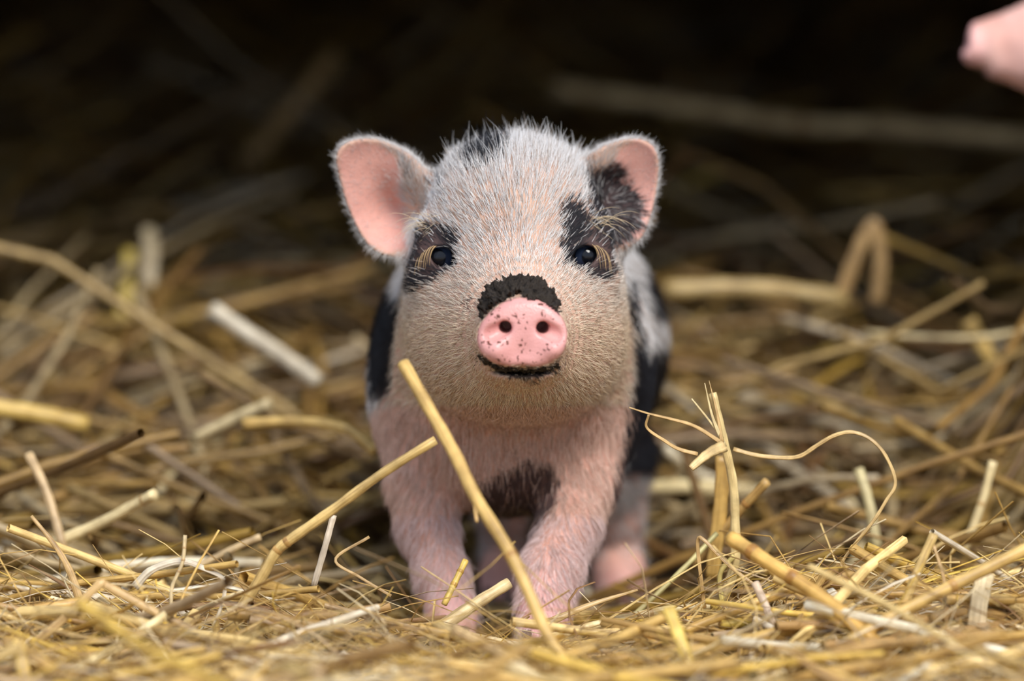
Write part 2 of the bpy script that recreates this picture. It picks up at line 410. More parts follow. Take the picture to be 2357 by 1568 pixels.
def coat(P, Nn):
    px, row = to_px(P)
    jx, jy = px+5*n2(P)+3*n1(P), row+5*n2(P[:, [1, 2, 0]])+3*n1(P[:, [2, 0, 1]])
    black = np.zeros(len(P))
    for pts, (y0, y1), w in PATCH:
        s = poly_sd(jx.astype(f32), jy.astype(f32), pts)
        m = np.clip(.5-s/11., 0, 1)*w*((P[:, 1] > y0) & (P[:, 1] < y1))
        black = np.maximum(black, m)
    # flanks: saddle bands over the back half
    x, y, z = P.T
    band = y + .006*n3(P) + .003*n1(P)
    fl = np.clip((band-.235)/.008, 0, 1)*np.clip((z-.095+.006*n3(P))/.006, 0, 1)
    black = np.maximum(black, np.where(x > -.02, fl, 0))
    for pts in ([(1474, 575), (1600, 500), (1600, 738), (1500, 728), (1474, 660)],
                [(1436, 640), (1452, 636), (1470, 740), (1482, 800), (1600, 780), (1600, 1160), (1380, 1170), (1425, 1060), (1452, 930), (1460, 800)]):
        sd = poly_sd(jx.astype(f32), jy.astype(f32), pts)
        black = np.maximum(black, np.clip(.5-sd/12., 0, 1)*((y > .07) & (x > .02) & (z > .066)))
    # skin
    base = np.tile(np.array([.70, .38, .29]), (len(P), 1))
    head = np.clip((.085-y)/.03, 0, 1)*np.clip((row < 960)*1., 0, 1)
    face = np.array([.58, .37, .27])
    base = base*(1-head[:, None])+face*head[:, None]
    leg = np.clip((1260-row)/-120, 0, 1)[:, None]; base = base*(1-leg)+np.array([.74, .41, .38])*leg
    side = np.clip((y-.10)/.03, 0, 1)[:, None]*np.clip((z-.07)/.02, 0, 1)[:, None]; base = base*(1-side)+np.array([.50, .40, .38])*side
    eL = poly_sd(px.astype(f32), row.astype(f32), EAR_L[:, :2]); eR = poly_sd(px.astype(f32), row.astype(f32), EAR_R[:, :2])
    ear = ((np.minimum(eL, eR) < 12) & (P[:, 1] > .025) & ((px < 985) | (px > 1350)))
    pinkL = poly_sd(px.astype(f32), row.astype(f32), [(784, 348), (825, 326), (878, 332), (912, 362), (926, 410), (922, 450), (936, 500), (945, 572), (892, 582), (850, 560), (815, 510), (790, 440), (778, 380)])
    pinkR = poly_sd(px.astype(f32), row.astype(f32), [(1425, 345), (1465, 322), (1505, 340), (1514, 395), (1503, 480), (1478, 545), (1440, 565), (1400, 565), (1385, 480), (1400, 400)])
    pk = (np.clip(.5-np.minimum(pinkL, pinkR)/14, 0, 1)*(Nn[:, 1] < .25)*(y > .02))[:, None]
    base = base*(1-pk)+np.array([.70, .37, .31])*pk
    sn = np.clip(.5-poly_sd(px.astype(f32), row.astype(f32), PLATE)/6, 0, 1)*np.clip((-.055-y)/.004, 0, 1)
    base = base*(1-sn[:, None])+np.array([.74, .37, .345])*sn[:, None]
    blk = np.array([.030, .022, .024]); 
    soft = np.array([.075, .040, .036])
    chest = ((row > 1040) & (y < .13))[:, None]
    bc = np.where(chest, soft, blk)
    colr = base*(1-black[:, None])+bc*black[:, None]
    for (ec, es) in EYES:
        de = np.sqrt((((P-ec)/np.array([1.1, 1, 1]))**2).sum(1))
        lid = np.clip((.0165-de)/.004, 0, 1)[:, None]; colr = colr*(1-lid)+np.array([.085, .050, .045])*lid
        dc = np.sqrt(((P-ec-np.array([-es*.0088, -.004, -.0042]))**2).sum(1))
        car = np.clip((.0042-dc)/.002, 0, 1)[:, None]; colr = colr*(1-car)+np.array([.58, .30, .27])*car
    # mud smeared on lips and chin
    dm = poly_sd(jx.astype(f32), jy.astype(f32), [(1096, 812), (1130, 832), (1200, 842), (1270, 836), (1292, 820), (1296, 850), (1250, 866), (1200, 880), (1150, 862), (1112, 840)])
    mud = np.clip(.5-dm/8, 0, 1)*(y < -.02)*(1-sn)
    colr = colr*(1-.9*mud[:, None])+np.array([.035, .026, .018])*.9*mud[:, None]
    return colr.astype(f32), black, sn, mud, ear, head, pk[:, 0]*(1-black)

def skin_material(name):
    m, nt, b, N, L = new_mat(name)
    at = N('ShaderNodeAttribute'); at.attribute_name = 'tint'
    sn = N('ShaderNodeAttribute'); sn.attribute_name = 'snout'
    tc = N('ShaderNodeTexCoord')
    nz = N('ShaderNodeTexNoise'); nz.inputs['Scale'].default_value = 70; nz.inputs['Detail'].default_value = 5; L(tc.outputs['Object'], nz.inputs['Vector'])
    r = ramp(nt, [(.3, (.80, .72, .70)), (.7, (1.1, 1.08, 1.06))]); L(nz.outputs['Fac'], r.inputs[0])
    mx = N('ShaderNodeMix'); mx.data_type = 'RGBA'; mx.blend_type = 'MULTIPLY'; mx.inputs[0].default_value = .8
    L(at.outputs['Color'], mx.inputs[6]); L(r.outputs[0], mx.inputs[7])
    # dirt specks on the bare snout
    n4 = N('ShaderNodeTexNoise'); n4.inputs['Scale'].default_value = 520; n4.inputs['Detail'].default_value = 3; L(tc.outputs['Object'], n4.inputs['Vector'])
    n5 = N('ShaderNodeTexNoise'); n5.inputs['Scale'].default_value = 130; n5.inputs['Detail'].default_value = 3; L(tc.outputs['Object'], n5.inputs['Vector'])
    ad = N('ShaderNodeMath'); ad.operation = 'ADD'; L(n4.outputs['Fac'], ad.inputs[0]); L(n5.outputs['Fac'], ad.inputs[1])
    sr = ramp(nt, [(.0, (0, 0, 0)), (1, (1, 1, 1))])
    mr = N('ShaderNodeMapRange'); mr.inputs[1].default_value = 1.12; mr.inputs[2].default_value = 1.26; L(ad.outputs[0], mr.inputs[0])
    mu = N('ShaderNodeMath'); mu.operation = 'MULTIPLY'; L(mr.outputs[0], mu.inputs[0]); L(sn.outputs['Fac'], mu.inputs[1])
    mx2 = N('ShaderNodeMix'); mx2.data_type = 'RGBA'; L(mu.outputs[0], mx2.inputs[0]); L(mx.outputs[2], mx2.inputs[6]); mx2.inputs[7].default_value = (.13, .042, .026, 1)
    L(mx2.outputs[2], b.inputs['Base Color'])
    rr = N('ShaderNodeMapRange'); rr.inputs[3].default_value = .62; rr.inputs[4].default_value = .30; L(sn.outputs['Fac'], rr.inputs[0]); L(rr.outputs[0], b.inputs['Roughness'])
    b.inputs['Specular IOR Level'].default_value = .35
    b.inputs['Subsurface Weight'].default_value = .0; b.inputs['Subsurface Radius'].default_value = (1, .35, .22); b.inputs['Subsurface Scale'].default_value = .004
    bp = N('ShaderNodeBump'); bp.inputs['Strength'].default_value = .35; bp.inputs['Distance'].default_value = .0006
    n6 = N('ShaderNodeTexNoise'); n6.inputs['Scale'].default_value = 900; L(tc.outputs['Object'], n6.inputs['Vector'])
    L(n6.outputs['Fac'], bp.inputs['Height']); L(bp.outputs[0], b.inputs['Normal'])
    return m
M_SKIN = skin_material('piglet_skin')

V, Q, NRM = surface(.00125, (-.112, -.094, -.004), (.098, .372, .272))
tint, black, snm, mudm, earm, headm, pinkm = coat(V, NRM)
PIG_BASE = np.array([0, .12, 0])
piglet = mesh_np('piglet', V-PIG_BASE, Q, M_SKIN, colors=tint, extra={'snout': snm})
piglet.location = PIG_BASE
tag(piglet, 'pink piglet with black patches and muddy snout walking towards the viewer', 'piglet')
def child(o, parent=piglet): o.parent = parent; return o

# mud caked on the snout: a raised crust
def crust(name, poly, ycond, hgt):
    px, row = to_px(V)
    j = 2.5*n2(V)+2.5*Noise(21, 400)(V)
    s = poly_sd((px+j).astype(f32), (row+j).astype(f32), poly)
    m = np.clip(-s/7, 0, 1)*ycond(V)
    fm = (m[Q] > .02).all(1)
    q = Q[fm]; u, inv = np.unique(q, return_inverse=True)
    mm = np.sqrt(m[u]); h = hgt*mm*(1+.6*Noise(22, 300)(V[u]))-.0004*(1-mm)
    P = V[u]+NRM[u]*np.maximum(h, -.0003)[:, None]
    return mesh_np(name, P-PIG_BASE, inv.reshape(q.shape), M_MUD, piglet)
MUD_TOP = [(1108, 742), (1106, 712), (1112, 688), (1126, 664), (1148, 648), (1180, 640), (1217, 641), (1244, 652), (1266, 674), (1282, 704), (1290, 734), (1266, 709), (1238, 694), (1204, 688), (1168, 696), (1136, 719)]
crust('mud', MUD_TOP, lambda V: (V[:, 1] < -.02), .0026)
crust('mud', [(1096, 808), (1112, 818), (1140, 838), (1200, 846), (1262, 842), (1292, 826), (1288, 856), (1272, 850), (1240, 862), (1195, 872), (1150, 858), (1110, 838)], lambda V: (V[:, 1] < -.02), .0010)

# eyes
def eye_material():
    m, nt, b, N, L = new_mat('piglet_eye')
    tc = N('ShaderNodeTexCoord'); sx = N('ShaderNodeSeparateXYZ'); L(tc.outputs['Object'], sx.inputs[0])
    mr = N('ShaderNodeMapRange'); mr.inputs[1].default_value = -EYE_R; mr.inputs[2].default_value = 0; L(sx.outputs[1], mr.inputs[0])
    r = ramp(nt, [(0, (.004, .005, .008)), (.10, (.004, .005, .008)), (.14, (.022, .032, .062)), (.32, (.030, .046, .090)), (.40, (.01, .008, .008)), (.6, (.25, .18, .16))])
    L(mr.outputs[0], r.inputs[0]); L(r.outputs[0], b.inputs['Base Color'])
    b.inputs['Roughness'].default_value = .06; b.inputs['Specular IOR Level'].default_value = .42
    return m
M_EYE = eye_material()
def uv_sphere(r, n=24, k=16):
    th = np.linspace(0, math.pi, k+1); ph = np.arange(n)/n*2*math.pi
    v = np.array([[r*math.sin(t)*math.cos(p), r*math.sin(t)*math.sin(p), r*math.cos(t)] for t in th for p in ph])
    f = np.array([[i*n+j, (i+1)*n+j, (i+1)*n+(j+1) % n, i*n+(j+1) % n] for i in range(k) for j in range(n)])
    return v, f
eyes = []
for (c, s) in EYES:
    v, f = uv_sphere(EYE_R)
    v[:, 1] *= 1+.12*np.exp(-(v[:, 0]**2+v[:, 2]**2)/(.004**2))*(v[:, 1] < 0)      # cornea
    e = mesh_np('eye', v, f, M_EYE, piglet); e.location = c+np.array([0, .0006, 0])-PIG_BASE
    e.rotation_euler = (math.radians(4), 0, math.radians(s*24))
    tag(e, 'dark blue-black glossy eye'); eyes.append(e)

# hooves: two toes on each foot
def hoof(pt, rpx, y):
    r = rpx/S(y)
    vs, fs, off = [], [], 0
    for sx in (-1, 1):
        rings = [(0, 1.0), (.35, .98), (.7, .85), (1, .55)]
        n = 12
        for (t, w) in rings:
            for a in np.arange(n)/n*2*math.pi:
                vs.append([sx*r*.5+.48*r*w*math.cos(a), -r*.15-r*.35*(1-t)+.85*r*w*math.sin(a), .022*t])
        for i in range(len(rings)-1):
            for j in range(n): fs.append([off+i*n+j, off+i*n+(j+1) % n, off+(i+1)*n+(j+1) % n, off+(i+1)*n+j])
        cb = off+len(rings)*n; vs.append([sx*r*.5, -r*.5, 0]); vs.append([sx*r*.5, -r*.15, .0225])
        for j in range(n):
            fs.append([cb, off+(j+1) % n, off+j, cb]); fs.append([cb+1, off+3*n+j, off+3*n+(j+1) % n, cb+1])
        off = len(vs)
    fs4 = np.array([f for f in fs if len(set(f)) == 4]); fs3 = np.array([f[:3] for f in fs if len(set(f)) == 3])
    o = mesh_np('hoof', np.array(vs), [fs4, fs3], M_HOOF, piglet)
    o.location = np.array([pt[0], pt[1]-.004, pt[2]-.017])-PIG_BASE
for L_ in LEGS:
    a = L_[-1]; hoof(W(*a[:3]), a[3]*.95, a[2])

# ---- coat of hair
def hair_material(name, rough=.45):
    m, nt, b, N, L = new_mat(name)
    at = N('ShaderNodeAttribute'); at.attribute_name = 'hair_tint'
    L(at.outputs['Color'], b.inputs['Base Color']); b.inputs['Roughness'].default_value = rough; b.inputs['Specular IOR Level'].default_value = .35
    return m
M_HAIR = hair_material('piglet_hair')
def hair_object(name, P, radius, colors, parent):
    """P (n, k, 3) strand points, radius (n, k), colours (n, 3)"""
    n, k, _ = P.shape
    hc = bpy.data.hair_curves.new(name); hc.add_curves([k]*n)
    hc.attributes['position'].data.foreach_set('vector', P.astype(f32).ravel())
    ra = hc.attributes.get('radius') or hc.attributes.new('radius', 'FLOAT', 'POINT'); ra.data.foreach_set('value', radius.astype(f32).ravel())
    ca = hc.attributes.new('hair_tint', 'FLOAT_COLOR', 'CURVE'); c4 = np.ones((n, 4), f32); c4[:, :3] = colors; ca.data.foreach_set('color', c4.ravel())
    hc.materials.append(M_HAIR)
    o = bpy.data.objects.new(name, hc); col.objects.link(o); o.parent = parent
    return o

def grow_fur(n_hair):
    tri = V[Q]                                             # area of each quad
    a = .5*np.linalg.norm(np.cross(tri[:, 2]-tri[:, 0], tri[:, 3]-tri[:, 1]), axis=1)
    cx = tri.mean(1); fm = Q[:, 0]
    back = (cx[:, 1] > .24)
    w = a*(1-snm[fm])*np.where(back, .3, 1)*np.where(earm[fm], np.where(pinkm[fm] > .5, .35, 1.6), 1)*np.where(cx[:, 2] < .02, .2, 1)
    w *= np.where((NRM[fm][:, 1] > .6) & ~earm[fm], .35, 1)
    for (c, s) in EYES:
        dd = np.sqrt(((cx-c)**2).sum(1)); w *= np.clip((dd-.0112)/.005, 0, 1)
    pick = rng.choice(len(Q), n_hair, p=w/w.sum())
    uv = rng.uniform(0, 1, (n_hair, 2))
    t = V[Q[pick]]
    root = (t[:, 0]*((1-uv[:, 0])*(1-uv[:, 1]))[:, None]+t[:, 1]*(uv[:, 0]*(1-uv[:, 1]))[:, None]+t[:, 2]*(uv[:, 0]*uv[:, 1])[:, None]+t[:, 3]*((1-uv[:, 0])*uv[:, 1])[:, None])
    vi = Q[pick, 0]; nn = NRM[Q[pick]].mean(1); nn /= np.linalg.norm(nn, axis=1)[:, None]
    px, row = to_px(root); x, y, z = root.T
    hd = np.clip((.095-y)/.03, 0, 1)*np.clip((975-row)/60, 0, 1)
    away = root-(SNOUT_C+np.array([0, .012, 0])); away /= np.linalg.norm(away, axis=1)[:, None]
    bodyd = np.stack([.25*np.sign(x-.0)*np.clip(np.abs(x)/.05, 0, 1), np.where(y < .12, .15, .8), np.where(y < .12, -1.0, -.55)], -1)
    er = earm[vi].astype(float)
    ec = np.where((px < 1180)[:, None], W(945, 480, Y_EAR), W(1390, 470, Y_EAR))
    earo = root-ec; earo[:, 1] *= .2; earo /= np.linalg.norm(earo, axis=1)[:, None]+1e-9
    dr = away*hd[:, None]+bodyd*(1-hd)[:, None]
    dr = dr*(1-er[:, None])+earo*er[:, None]
    dr += rng.normal(size=dr.shape)*.16
    dr -= nn*(dr*nn).sum(1)[:, None]; dr /= np.linalg.norm(dr, axis=1)[:, None]+1e-9
    crown = np.clip((row-480)/-110, 0, 1)*(1-er)*hd*np.clip((190-np.abs(px-1180))/50, 0, 1)
    ln = np.where(hd > .5, .0068, .0080)+.0065*crown
    ln = np.where(er > .5, np.where(pinkm[vi] > .5, .0026, .0056), ln)
    dsn = np.linalg.norm(root-SNOUT_C, axis=1); ln *= np.clip((dsn-.018)/.035, .35, 1)
    ln = np.where((y > .12), .011, ln)
    ln *= rng.uniform(.55, 1.25, n_hair)*np.where((crown > .3) & (rng.uniform(size=n_hair) < .10), 1.7, 1)
    lift = np.where(hd > .5, .27, .28)+.30*crown+rng.normal(size=n_hair)*.10
    lift = np.where(er > .5, .38, lift)
    ts = np.array([0, .33, .67, 1.0])
    d0 = dr*np.cos(lift)[:, None]+nn*np.sin(lift)[:, None]
    bend = -nn*.25-np.array([0, 0, .10])
    P = root[:, None, :]+(d0[:, None, :]*ts[None, :, None]+bend[:, None, :]*(ts**2)[None, :, None]*.6)*ln[:, None, None]
    rad = np.where(er[:, None] > .5, .5, 1)*np.array([[.000105, .000095, .00006, .000014]])*np.where(crown > .3, .8, 1)[:, None]*rng.uniform(.8, 1.25, (n_hair, 1))
    bl = black[vi]
    light = np.array([.76, .73, .71])*np.ones((n_hair, 1))
    warm = np.clip((row-560)/200, 0, 1)*hd
    light = light*(1-warm[:, None])+np.array([.84, .66, .47])*warm[:, None]
    pinkish = ((row > 930) & (y < .12))[:, None]; light = np.where(pinkish, np.where(row[:, None] > 1180, np.array([.86, .64, .60]), np.array([.84, .58, .47])), light)
    dark = np.where(((row > 1040) & (y < .13))[:, None], np.array([.085, .050, .045]), np.array([.012, .012, .016]))
    dk = rng.uniform(0, 1, n_hair) < bl*1.02
    dk |= (rng.uniform(0, 1, n_hair) < .85*mudm[vi])
    # pale guard hairs run through the dark patches round the eyes
    dk &= ~((rng.uniform(0, 1, n_hair) < .10) & (hd > .5))
    light = np.where(((rng.uniform(size=n_hair) < .20) & (er < .5))[:, None], light*np.array([.62, .53, .46]), light)
    cl = np.where(dk[:, None], dark, light)*rng.uniform(.75, 1.1, (n_hair, 1))
    return hair_object('fur', P-PIG_BASE, rad, cl, piglet)
fur = grow_fur(150000); tag(fur, 'short bristly white and black coat hair', kind='stuff')

# eyelashes and brow hairs
for e, (c, s) in zip(eyes, EYES):
    n = 13; P = np.zeros((n, 6, 3)); 
    for i in range(n):
        u = i/(n-1)
        p0 = np.array([s*(.001+.0072*u), -.0088+.0062*u**1.5, .0060-.0044*u**2])
        L_ = .0135*random.uniform(.75, 1.15)
        for k, t in enumerate(np.linspace(0, 1, 6)):
            P[i, k] = p0+np.array([s*(.95*t-.45*t*t), -.45*t+.25*t*t, .10*t-.95*t*t])*L_
    P = P+c-np.array(PIG_BASE)
    rad = np.tile(np.array([.00012, .00012, .00011, .0001, .00007, .00003]), (n, 1))
    lash = hair_object('eyelash', P, rad, np.tile([.62, .42, .20], (n, 1)), piglet); tag(lash, 'curved golden eyelashes', kind='stuff')
    lash.parent = e; lash.matrix_parent_inverse = e.matrix_basis.inverted()
n = 60; P = np.zeros((n, 6, 3))
for i in range(n):
    c, s = EYES[i % 2]
    p0 = c+np.array([s*random.uniform(-.008, .012), random.uniform(-.004, .002), random.uniform(.011, .018)])
    L_ = random.uniform(.010, .022); a = random.uniform(-.3, .5)
    for k, t in enumerate(np.linspace(0, 1, 6)):
        P[i, k] = p0+np.array([s*(.8*t), -.45*t+.2*t*t, (.45+a)*t-.55*t*t])*L_
brow = hair_object('brow_hair', P-PIG_BASE, np.tile(np.array([.0001, .0001, .00009, .00008, .00006, .00002]), (n, 1)), np.tile([.68, .52, .32], (n, 1)), piglet)
tag(brow, 'long pale brow hairs', kind='stuff')

# ---- second piglet, far right up the straw
def second_piglet():
    v, q, nr = surface(.0028, (-.112, -.094, -.004), (.098, .372, .272))
    c = np.tile(np.array([.80, .47, .40]), (len(v), 1)); c += .03*n3(v)[:, None]
    px, row = to_px(v); sn = np.clip(.5-poly_sd(px.astype(f32), row.astype(f32), PLATE)/6, 0, 1)*np.clip((-.055-v[:, 1])/.004, 0, 1)
    c = c*(1-sn[:, None])+np.array([.85, .47, .44])*sn[:, None]
    o = mesh_np('piglet', v-PIG_BASE, q, M_SKIN, colors=c, extra={'snout': sn*.0})
    for (cc, s) in EYES:
        vv, ff = uv_sphere(EYE_R, 16, 10); e = mesh_np('eye', vv, ff, M_EYE, o); e.location = cc+np.array([0, .0012, 0])-PIG_BASE
        e.rotation_euler = (math.radians(4), 0, math.radians(s*24))
    tag(o, 'plain pink piglet at the picture edge higher up in the straw', 'piglet')
    return o
pig2 = second_piglet()
PIG2 = dict(y=.34, px=2226, row=102, yaw=-93, size=.72)
def place2():
    a = math.radians(PIG2['yaw']); tip = SNOUT_C-PIG_BASE
    R = np.array([[math.cos(a), -math.sin(a), 0], [math.sin(a), math.cos(a), 0], [0, 0, 1]])
    tgt = W(PIG2['px'], PIG2['row'], PIG2['y']); p = tgt-R @ tip*PIG2['size']; pig2.scale = (PIG2['size'],)*3
    pig2.location = p; pig2.rotation_euler = (0, 0, a)
place2()

# ------------------------------------------------------------------ straw
PAL = np.array([(.60, .40, .12), (.72, .54, .22), (.78, .66, .40), (.50, .32, .10), (.36, .22, .08), (.66, .45, .09), (.42, .31, .18), (.82, .74, .56), (.30, .17, .07)])
PW = np.array([.20, .18, .12, .14, .10, .08, .10, .04, .04])
def tubes(C, ra, rb, K, up):
    """C (n,s,3) centre lines, ra/rb (n,s) half widths, K sides, up (n,3) rough direction of the flat side"""
    n, s, _ = C.shape
    T = np.gradient(C, axis=1); T /= np.linalg.norm(T, axis=2, keepdims=True)+1e-12
    U = np.cross(T, up[:, None, :]); U /= np.linalg.norm(U, axis=2, keepdims=True)+1e-12
    Vv = np.cross(U, T)
    an = np.arange(K)/K*2*math.pi
    V_ = C[:, :, None, :]+U[:, :, None, :]*(np.cos(an)[None, None, :, None]*ra[:, :, None, None])+Vv[:, :, None, :]*(np.sin(an)[None, None, :, None]*rb[:, :, None, None])
    V_ = V_.reshape(-1, 3)
    ln = np.concatenate([np.zeros((n, 1)), np.cumsum(np.linalg.norm(np.diff(C, axis=1), axis=2), 1)], 1)
    rnd = np.abs(np.sin(C[:, 0, 0]*913.1+C[:, 0, 1]*471.7+C[:, -1, 2]*887.3))*40
    FIB = np.stack([np.broadcast_to(np.cos(an)[None, None]*1.0, (n, s, K))+rnd[:, None, None], np.broadcast_to(np.sin(an)[None, None]*1.0, (n, s, K)), np.broadcast_to(ln[:, :, None]*14, (n, s, K))], -1).reshape(-1, 3)
    tubes.fib = FIB
    i = (np.arange(n)[:, None, None]*s+np.arange(s-1)[None, :, None])*K
    j = np.arange(K)[None, None, :]; j2 = (j+1) % K
    F_ = np.stack([i+j, i+j2, i+K+j2, i+K+j], -1).reshape(-1, 4)
    return V_, F_

def lay(n, ylim, xlim, length, width, flat, rings, K, tilt, layer, seed, curl=.15, prob=None):
    r = np.random.default_rng(seed)
    y = r.uniform(*ylim, n); x = r.uniform(-1, 1, n)*np.interp(y, [-.6, 0, 1.9], xlim)
    L_ = r.uniform(*length, n); w = r.uniform(*width, n)
    yaw = r.uniform(0, 2*math.pi, n); yaw = np.where(r.uniform(size=n) < .45, r.normal(0, .45, n), yaw)
    pit = r.normal(0, tilt, n)
    t = np.linspace(-.5, .5, rings)
    h = np.stack([np.cos(yaw), np.sin(yaw), np.zeros(n)], -1)
    C = np.stack([x, y, np.zeros(n)], -1)[:, None, :]+h[:, None, :]*(t[None, :, None]*L_[:, None, None])
    side = np.stack([-np.sin(yaw), np.cos(yaw), np.zeros(n)], -1)
    cb = r.normal(0, curl, n)*L_; C += side[:, None, :]*((t**2)[None, :, None]*4*cb[:, None, None])
    kn = (r.uniform(size=n) < .3)*r.normal(0, .35, n); kp = r.uniform(-.3, .3, n)
    C += side[:, None, :]*(np.maximum(t[None]-kp[:, None], 0)*kn[:, None]*L_[:, None])[:, :, None]
    za = bed_height(C[:, :, 0].ravel(), C[:, :, 1].ravel()).reshape(n, rings)
    zf = za.mean(1, keepdims=True)+(za-za.mean(1, keepdims=True))*.8
    z = zf+r.uniform(*layer, n)[:, None]+np.sin(pit)[:, None]*t[None]*L_[:, None]+np.abs(np.sin(pit))[:, None]*L_[:, None]*.32
    z += (r.normal(0, curl, n)*L_)[:, None]*(.25-t**2)[None]*1.3
    C[:, :, 2] = np.maximum(z, za-.008)
    pr = np.ones(rings); 
    ra = w[:, None]*.5*np.ones((1, rings))*(1+.08*r.normal(size=(n, rings))); rb = ra*flat
    if flat < .5:
        tap = np.interp(t, [-.5, -.2, .2, .5], [.5, 1, .9, .15]); ra = ra*tap
    up = np.stack([r.normal(0, .5, n), r.normal(0, .5, n), np.ones(n)], -1)
    return C, ra, rb, K, up, r

def clear_of_pig(C):
    P = C.reshape(-1, 3); ok = np.ones(len(P), bool)
    m = (P[:, 0] > -.13) & (P[:, 0] < .12) & (P[:, 1] > -.11) & (P[:, 1] < .39) & (P[:, 2] < .3)
    ok[m] = sdf(P[m]) > .0035
    q = pig2.location; c = P-np.array(q)
    m2 = (np.abs(c[:, 0]) < .28) & (np.abs(c[:, 1]) < .10) & (c[:, 2] > .04)
    ok &= ~m2
    trod = (P[:, 0] > -.03) & (P[:, 0] < .088) & (P[:, 1] > .0) & (P[:, 1] < .29) & (P[:, 2] > .004+.02*np.clip(-.0-P[:, 0], 0, 1))
    ok &= ~trod                                            # the piglet has trodden this strip flat
    return ok.reshape(C.shape[:2]).all(1)

def colours(n, per, r, pal=PAL, pw=PW):
    c = pal[r.choice(len(pal), n, p=pw/pw.sum())]*r.uniform(.75, 1.15, (n, 1))
    return np.repeat(c, per, 0)

BATCH = [
    # n, ylim, xlim(front,mid,back), length, width, flat, rings, K, tilt, layer, curl
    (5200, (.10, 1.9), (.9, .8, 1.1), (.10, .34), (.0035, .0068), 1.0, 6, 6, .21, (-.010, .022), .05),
    (3600, (-.5, .20), (.8, .5, .7), (.05, .24), (.0028, .0066), 1.0, 6, 6, .11, (-.008, .013), .04),
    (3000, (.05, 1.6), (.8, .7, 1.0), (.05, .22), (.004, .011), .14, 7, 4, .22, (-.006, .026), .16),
    (3800, (-.55, .22), (.8, .6, .8), (.03, .16), (.002, .0075), .14, 7, 4, .16, (-.006, .012), .16),
    (10000, (-.36, .16), (.5, .38, .45), (.008, .050), (.0006, .0022), .35, 4, 3, .30, (-.004, .013), .12),
    (5000, (-.32, .10), (.45, .38, .4), (.03, .11), (.0005, .0014), .6, 7, 3, .35, (-.002, .014), .30),
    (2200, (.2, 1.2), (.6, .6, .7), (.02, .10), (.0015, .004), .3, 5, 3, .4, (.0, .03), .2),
]
Vs, Fs, Cs, Bs, off = [], [], [], [], 0
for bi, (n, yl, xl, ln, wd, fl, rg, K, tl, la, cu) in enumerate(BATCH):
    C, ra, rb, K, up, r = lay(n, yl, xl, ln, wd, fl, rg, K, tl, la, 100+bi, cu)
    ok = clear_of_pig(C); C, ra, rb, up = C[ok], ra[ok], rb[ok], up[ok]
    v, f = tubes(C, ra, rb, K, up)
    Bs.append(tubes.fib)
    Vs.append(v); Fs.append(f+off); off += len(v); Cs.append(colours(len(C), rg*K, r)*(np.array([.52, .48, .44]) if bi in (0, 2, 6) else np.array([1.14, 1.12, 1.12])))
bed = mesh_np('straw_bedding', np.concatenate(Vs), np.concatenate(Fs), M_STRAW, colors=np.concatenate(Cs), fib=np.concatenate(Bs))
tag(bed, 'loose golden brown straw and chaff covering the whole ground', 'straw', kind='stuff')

# ---- single stalks one can point at
def catmull(pts, n):
    pts = np.asarray(pts, float)
    if len(pts) == 2: pts = np.stack([pts[0], (pts[0]+pts[1])/2+np.array([0, 0, .001]), pts[1]])
    p = np.concatenate([[2*pts[0]-pts[1]], pts, [2*pts[-1]-pts[-2]]]); out = []
    m = len(pts)-1
    for u in np.linspace(0, m-1e-6, n):
        i = int(u); t = u-i; p0, p1, p2, p3 = p[i:i+4]
        out.append(.5*((2*p1)+(-p0+p2)*t+(2*p0-5*p1+4*p2-p3)*t*t+(-p0+3*p1-3*p2+p3)*t**3))
    return np.array(out)
def strand(name, pts, wpx, colr, parent=None, flat=1.0, rings=None, K=10, taper=(1, 1), twist=0.0, org=None, fray=0):
    """pts: (px,row,y) along the stalk; wpx full width in photo pixels"""
    P = np.array([W(*p) for p in pts]); ym = np.mean([p[2] for p in pts])
    C = catmull(P, rings or max(8, 5*len(pts))); n = len(C)
    w = wpx/S(ym)/2*np.linspace(taper[0], taper[1], n)
    w = w*(1+.05*np.sin(np.arange(n)*1.7))
    if org is None: org = C[-1].copy()
    up = np.array([[.15, -1, .35+twist]])
    v, f = tubes((C-org)[None], w[None], (w*flat)[None], K, up)
    caps = [np.arange(K)[::-1][None], (np.arange(K)+(n-1)*K)[None]]
    rr = np.random.default_rng(int(abs(pts[0][0]*7+pts[0][1])))
    along = np.repeat(rr.uniform(.88, 1.1, n), K)[:, None]
    c = np.array(colr)[None]*along*rr.uniform(.93, 1.05, (len(v), 1))
    o = mesh_np(name, v, [f]+caps, M_STRAW, parent, colors=np.clip(c, 0, 1), fib=tubes.fib)
    if parent is None: o.location = org
    return o, C, w, org
def node_ring(parent, C, w, org, u, colr):
    k = u*(len(C)-1); i = int(min(k, len(C)-2)); t = k-i
    c = C[i]*(1-t)+C[i+1]*t; d = C[i+1]-C[i]; d /= np.linalg.norm(d); r = w[i]
    cc = np.array([c-d*r*.55, c-d*r*.2, c+d*r*.2, c+d*r*.55])-org
    rr = np.array([1.0, 1.10, 1.10, 1.0])*r
    v, f = tubes(cc[None], rr[None], rr[None], 10, np.array([[.15, -1, .35]]))
    o = mesh_np('node', v, f, M_STRAW, parent, colors=np.tile(colr, (len(v), 1)), fib=tubes.fib)
GOLD, PALE, TAN, YEL, WHT, BRN, GRY = (.68, .46, .15), (.80, .66, .36), (.62, .42, .18), (.72, .52, .12), (.86, .80, .64), (.42, .25, .09), (.56, .45, .30)
